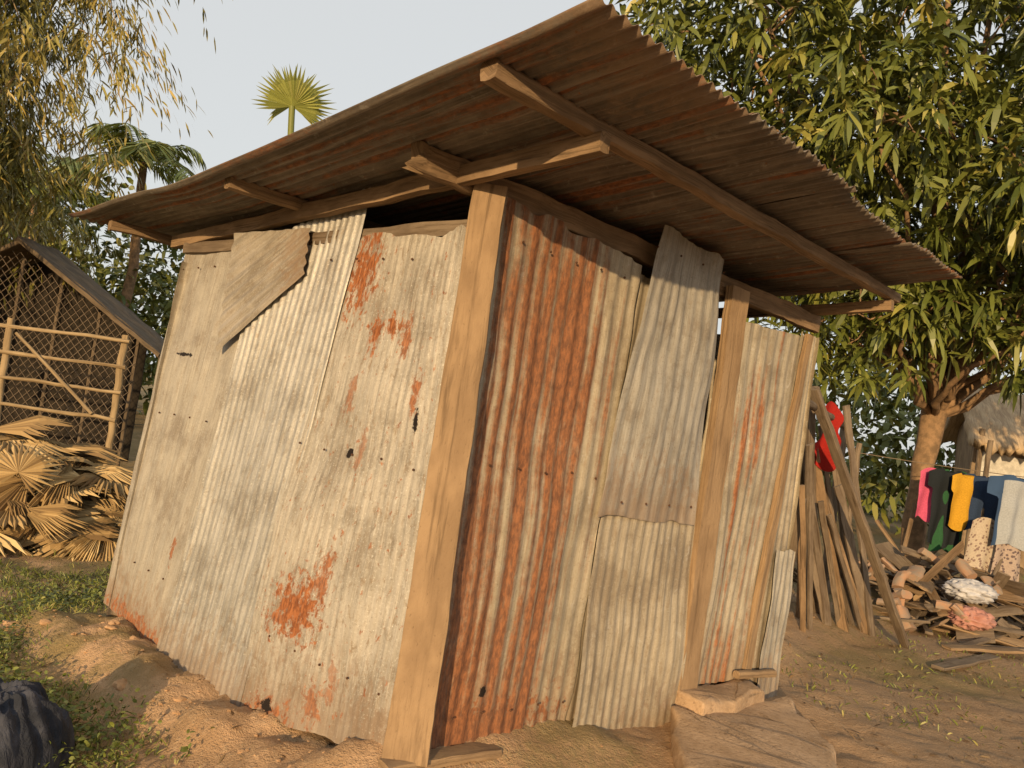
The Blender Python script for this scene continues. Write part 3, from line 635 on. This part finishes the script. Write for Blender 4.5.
# dark cloth lower left : draped heap
g=G('dark_fabric');o=g.obj();nz=g.noise(o,160,2,.6);big=g.noise(o,7,3,.5);wr=g.noise(g.mp(o,(14,14,5)),1,3,.6,1.2)
M_RAG=g.fin(g.bsdf(g.mix(g.mr(big,.4,.6),(.030,.033,.042),(.065,.068,.085)),.95,0,g.bump(g.math('ADD',g.math('MULTIPLY',wr,8.),nz),.6,.006),.1))
rag=empty('dark_cloth')
def drape(name,c,rx,ry,hh,seed,parent):
    n_=140;V=[];F=[]
    for j in range(n_+1):
        for i in range(n_+1):
            u=i/n_*2-1;v=j/n_*2-1
            r=math.hypot(u,v); th=math.atan2(v,u); lim=.90+.14*mn.noise(Vector((math.cos(th)*1.5,math.sin(th)*1.5,seed)))
            p=Vector((u*1.3+seed,v*1.3,seed))
            w=p+mn.noise_vector(p*.8)*.7
            f=abs(mn.noise(w*1.2))*.7+abs(mn.noise(w*2.9))*.35+abs(mn.noise(w*6))*.12
            hgt=max(0,1-(r/lim)**2.4)
            pl=.04*math.sin(th*17+seed+3*mn.noise(w))*min(1,r*1.4)*hgt**.3
            x=c[0]+u*rx;y=c[1]+v*ry
            z=float(H(x,y))-.02+hh*(hgt**.5)*(1.0-.55*f)+pl*.5
            V.append((x,y,z))
    for j in range(n_):
        for i in range(n_):
            a=j*(n_+1)+i;F.append((a,a+1,a+n_+2,a+n_+1))
    return mk(name,V,F,M_RAG,parent)
drape('bundle',(-1.97,3.50),.34,.34,.38,3.3,rag)
# ------------------------------------------------------------------ grass, weeds, clods, litter
def scat(n,x0,x1,y0,y1,fn):
    x=rng.uniform(x0,x1,n);y=rng.uniform(y0,y1,n);k_=fn(x,y)>rng.random(n);return x[k_],y[k_]
def nl(x,y): return (x-A[0])*nL[0]+(y-A[1])*nL[1]
def sl(x,y): return (x-A[0])*dL[0]+(y-A[1])*dL[1]
def gmask(x,y):
    d=nl(x,y); s=sl(x,y)
    m=np.clip((d-.38)/.25,0,1)*(vn(x*2.2,y*2.2,21)*.6+vn(x*6,y*6,22)*.5>.41)
    m=np.where((s>3.0),np.maximum(m,(vn(x*1.2,y*1.2,23)>.30)*.8),m)
    return m*np.where((y>6.6)&(y<8.8)&(x<-3.2),.1,1)
gx,gy=scat(80000,-5.5,-.2,2.2,7.2,gmask)
n=len(gx);tu=vn(gx*9,gy*9,31)
Dg=np.stack([rng.normal(0,.6,n),rng.normal(0,.6,n),np.ones(n)],1)
leaves('grass',np.stack([gx,gy,H(gx,gy)-.005],1),Dg,rng.uniform(.03,.10,n)*(0.5+tu),rng.uniform(.004,.009,n),M_GRASS,None,.35,vn(gx*1.5,gy*1.5,33)*.6+rng.normal(.1,.22,n),up=rng.normal(0,1,(n,3)))
wx,wy=scat(1900,-4.5,-.4,2.3,6.2,lambda x,y:gmask(x,y)*(vn(x*1.7,y*1.7,41)>.42))
cl=[];dl=[]
for x,y in zip(wx,wy):
    m=14; q=rng.normal(0,.045,(m,3)); q[:,2]=np.abs(q[:,2])*1.2; cl.append(q+[x,y,float(H(x,y))]); dl.append(np.stack([rng.normal(0,1,m),rng.normal(0,1,m),rng.uniform(.1,.9,m)],1))
cl=np.concatenate(cl);dl=np.concatenate(dl); leaves('weeds',cl,dl,rng.uniform(.025,.05,len(cl)),rng.uniform(.014,.024,len(cl)),M_GRASS,None,.2,rng.beta(2,4,len(cl)))
gx,gy=scat(40000,2.0,14,5.0,20,lambda x,y:(vn(x*.7,y*.7,51)>.58)*.55*np.clip(1.2-y/25,0,1))
n=len(gx);leaves('grass',np.stack([gx,gy,H(gx,gy)-.005],1),np.stack([rng.normal(0,.6,n),rng.normal(0,.6,n),np.ones(n)],1),rng.uniform(.03,.10,n),rng.uniform(.006,.014,n),M_GRASS,None,.35,rng.beta(3,3,n),up=rng.normal(0,1,(n,3)))
def clods(name,x,y,r,mat,flat=.6):
    V=[];F=[]
    for i,(a,b,q) in enumerate(zip(x,y,r)):
        sc_=np.array([rng.uniform(.7,1.3),rng.uniform(.7,1.3),rng.uniform(.4,.9)*flat/.6*.8])*q
        nz=1+.8*(vn(IV[:,0]*2.3+i,IV[:,1]*2.3+IV[:,2]*1.9+i*.37,61)-.5)
        V.append(IV*sc_*nz[:,None]+[a,b,float(H(a,b))-q*.05]);F.append(IF+i*len(IV))
    return mk(name,np.concatenate(V),np.concatenate(F),mat,smooth=False)
cx,cy=scat(2200,-3.2,.8,2.3,5.4,lambda x,y:np.where((nl(x,y)>.02)&(nl(x,y)<.5),.9,.08))
clods('dirt_clods',cx,cy,rng.gamma(1.4,.0055,len(cx))+.002,M_CLOD)
cx,cy=scat(300,.6,7,2.6,10,lambda x,y:.8)
clods('pebbles',cx,cy,rng.gamma(1.5,.004,len(cx))+.002,plain('pebble',(.38,.27,.17),(.24,.16,.10),20))
lx,ly=scat(8500,-5,9,2.2,13,lambda x,y:np.where(x>1.3,.8,.3))
n=len(lx);leaves('leaf_litter',np.stack([lx,ly,H(lx,ly)+.006],1),np.stack([rng.normal(0,1,n),rng.normal(0,1,n),rng.uniform(-.05,.3,n)],1),rng.uniform(.03,.09,n),rng.uniform(.006,.022,n),M_LIT,None,.05,rng.random(n),up=np.array([0,0,1.])+rng.normal(0,.2,(n,3)))
# ------------------------------------------------------------------ camera, light, world
r_=math.radians(8.5);p_=math.radians(2.2)
Fw=Vector((0,math.cos(p_),math.sin(p_)));Xr=Vector((1,0,0));U0=Vector((0,-math.sin(p_),math.cos(p_)))
Ri=Xr*math.cos(r_)+U0*math.sin(r_);Ui=-Xr*math.sin(r_)+U0*math.cos(r_)
cam=bpy.data.cameras.new('camera');cam.sensor_width=36;cam.lens=28.125;cam.clip_end=800;cam.clip_start=.05
co_=bpy.data.objects.new('camera',cam);link(co_)
M=Matrix.Identity(4)
for i in range(3): M[i][0]=Ri[i];M[i][1]=Ui[i];M[i][2]=-Fw[i]
M[0][3]=0;M[1][3]=0;M[2][3]=1.45
co_.matrix_world=M;scene.camera=co_
EL=math.radians(10);az=Vector((-.25,-1,0)).normalized()
sd=Vector((az.x*math.cos(EL),az.y*math.cos(EL),math.sin(EL)))
sun=bpy.data.lights.new('sun','SUN');sun.energy=5.0;sun.angle=math.radians(.6);sun.color=(1,.70,.37)
so=bpy.data.objects.new('sun',sun);link(so);so.rotation_euler=sd.to_track_quat('Z','Y').to_euler()
w=bpy.data.worlds.new('World');scene.world=w;w.use_nodes=True;nt=w.node_tree;bg=nt.nodes['Background']
sk=nt.nodes.new('ShaderNodeTexSky');sk.sky_type='NISHITA';sk.sun_disc=False;sk.sun_elevation=EL;sk.sun_rotation=math.atan2(az.x,az.y);sk.dust_density=3;sk.air_density=1.0
mx=nt.nodes.new('ShaderNodeMix');mx.data_type='RGBA';mx.inputs[0].default_value=.78
nt.links.new(sk.outputs[0],mx.inputs[6]);mx.inputs[7].default_value=(6.4,6.45,6.35,1)
nt.links.new(mx.outputs[2],bg.inputs[0]);bg.inputs[1].default_value=.13
scene.view_settings.view_transform='Standard';scene.view_settings.look='None';scene.view_settings.exposure=0
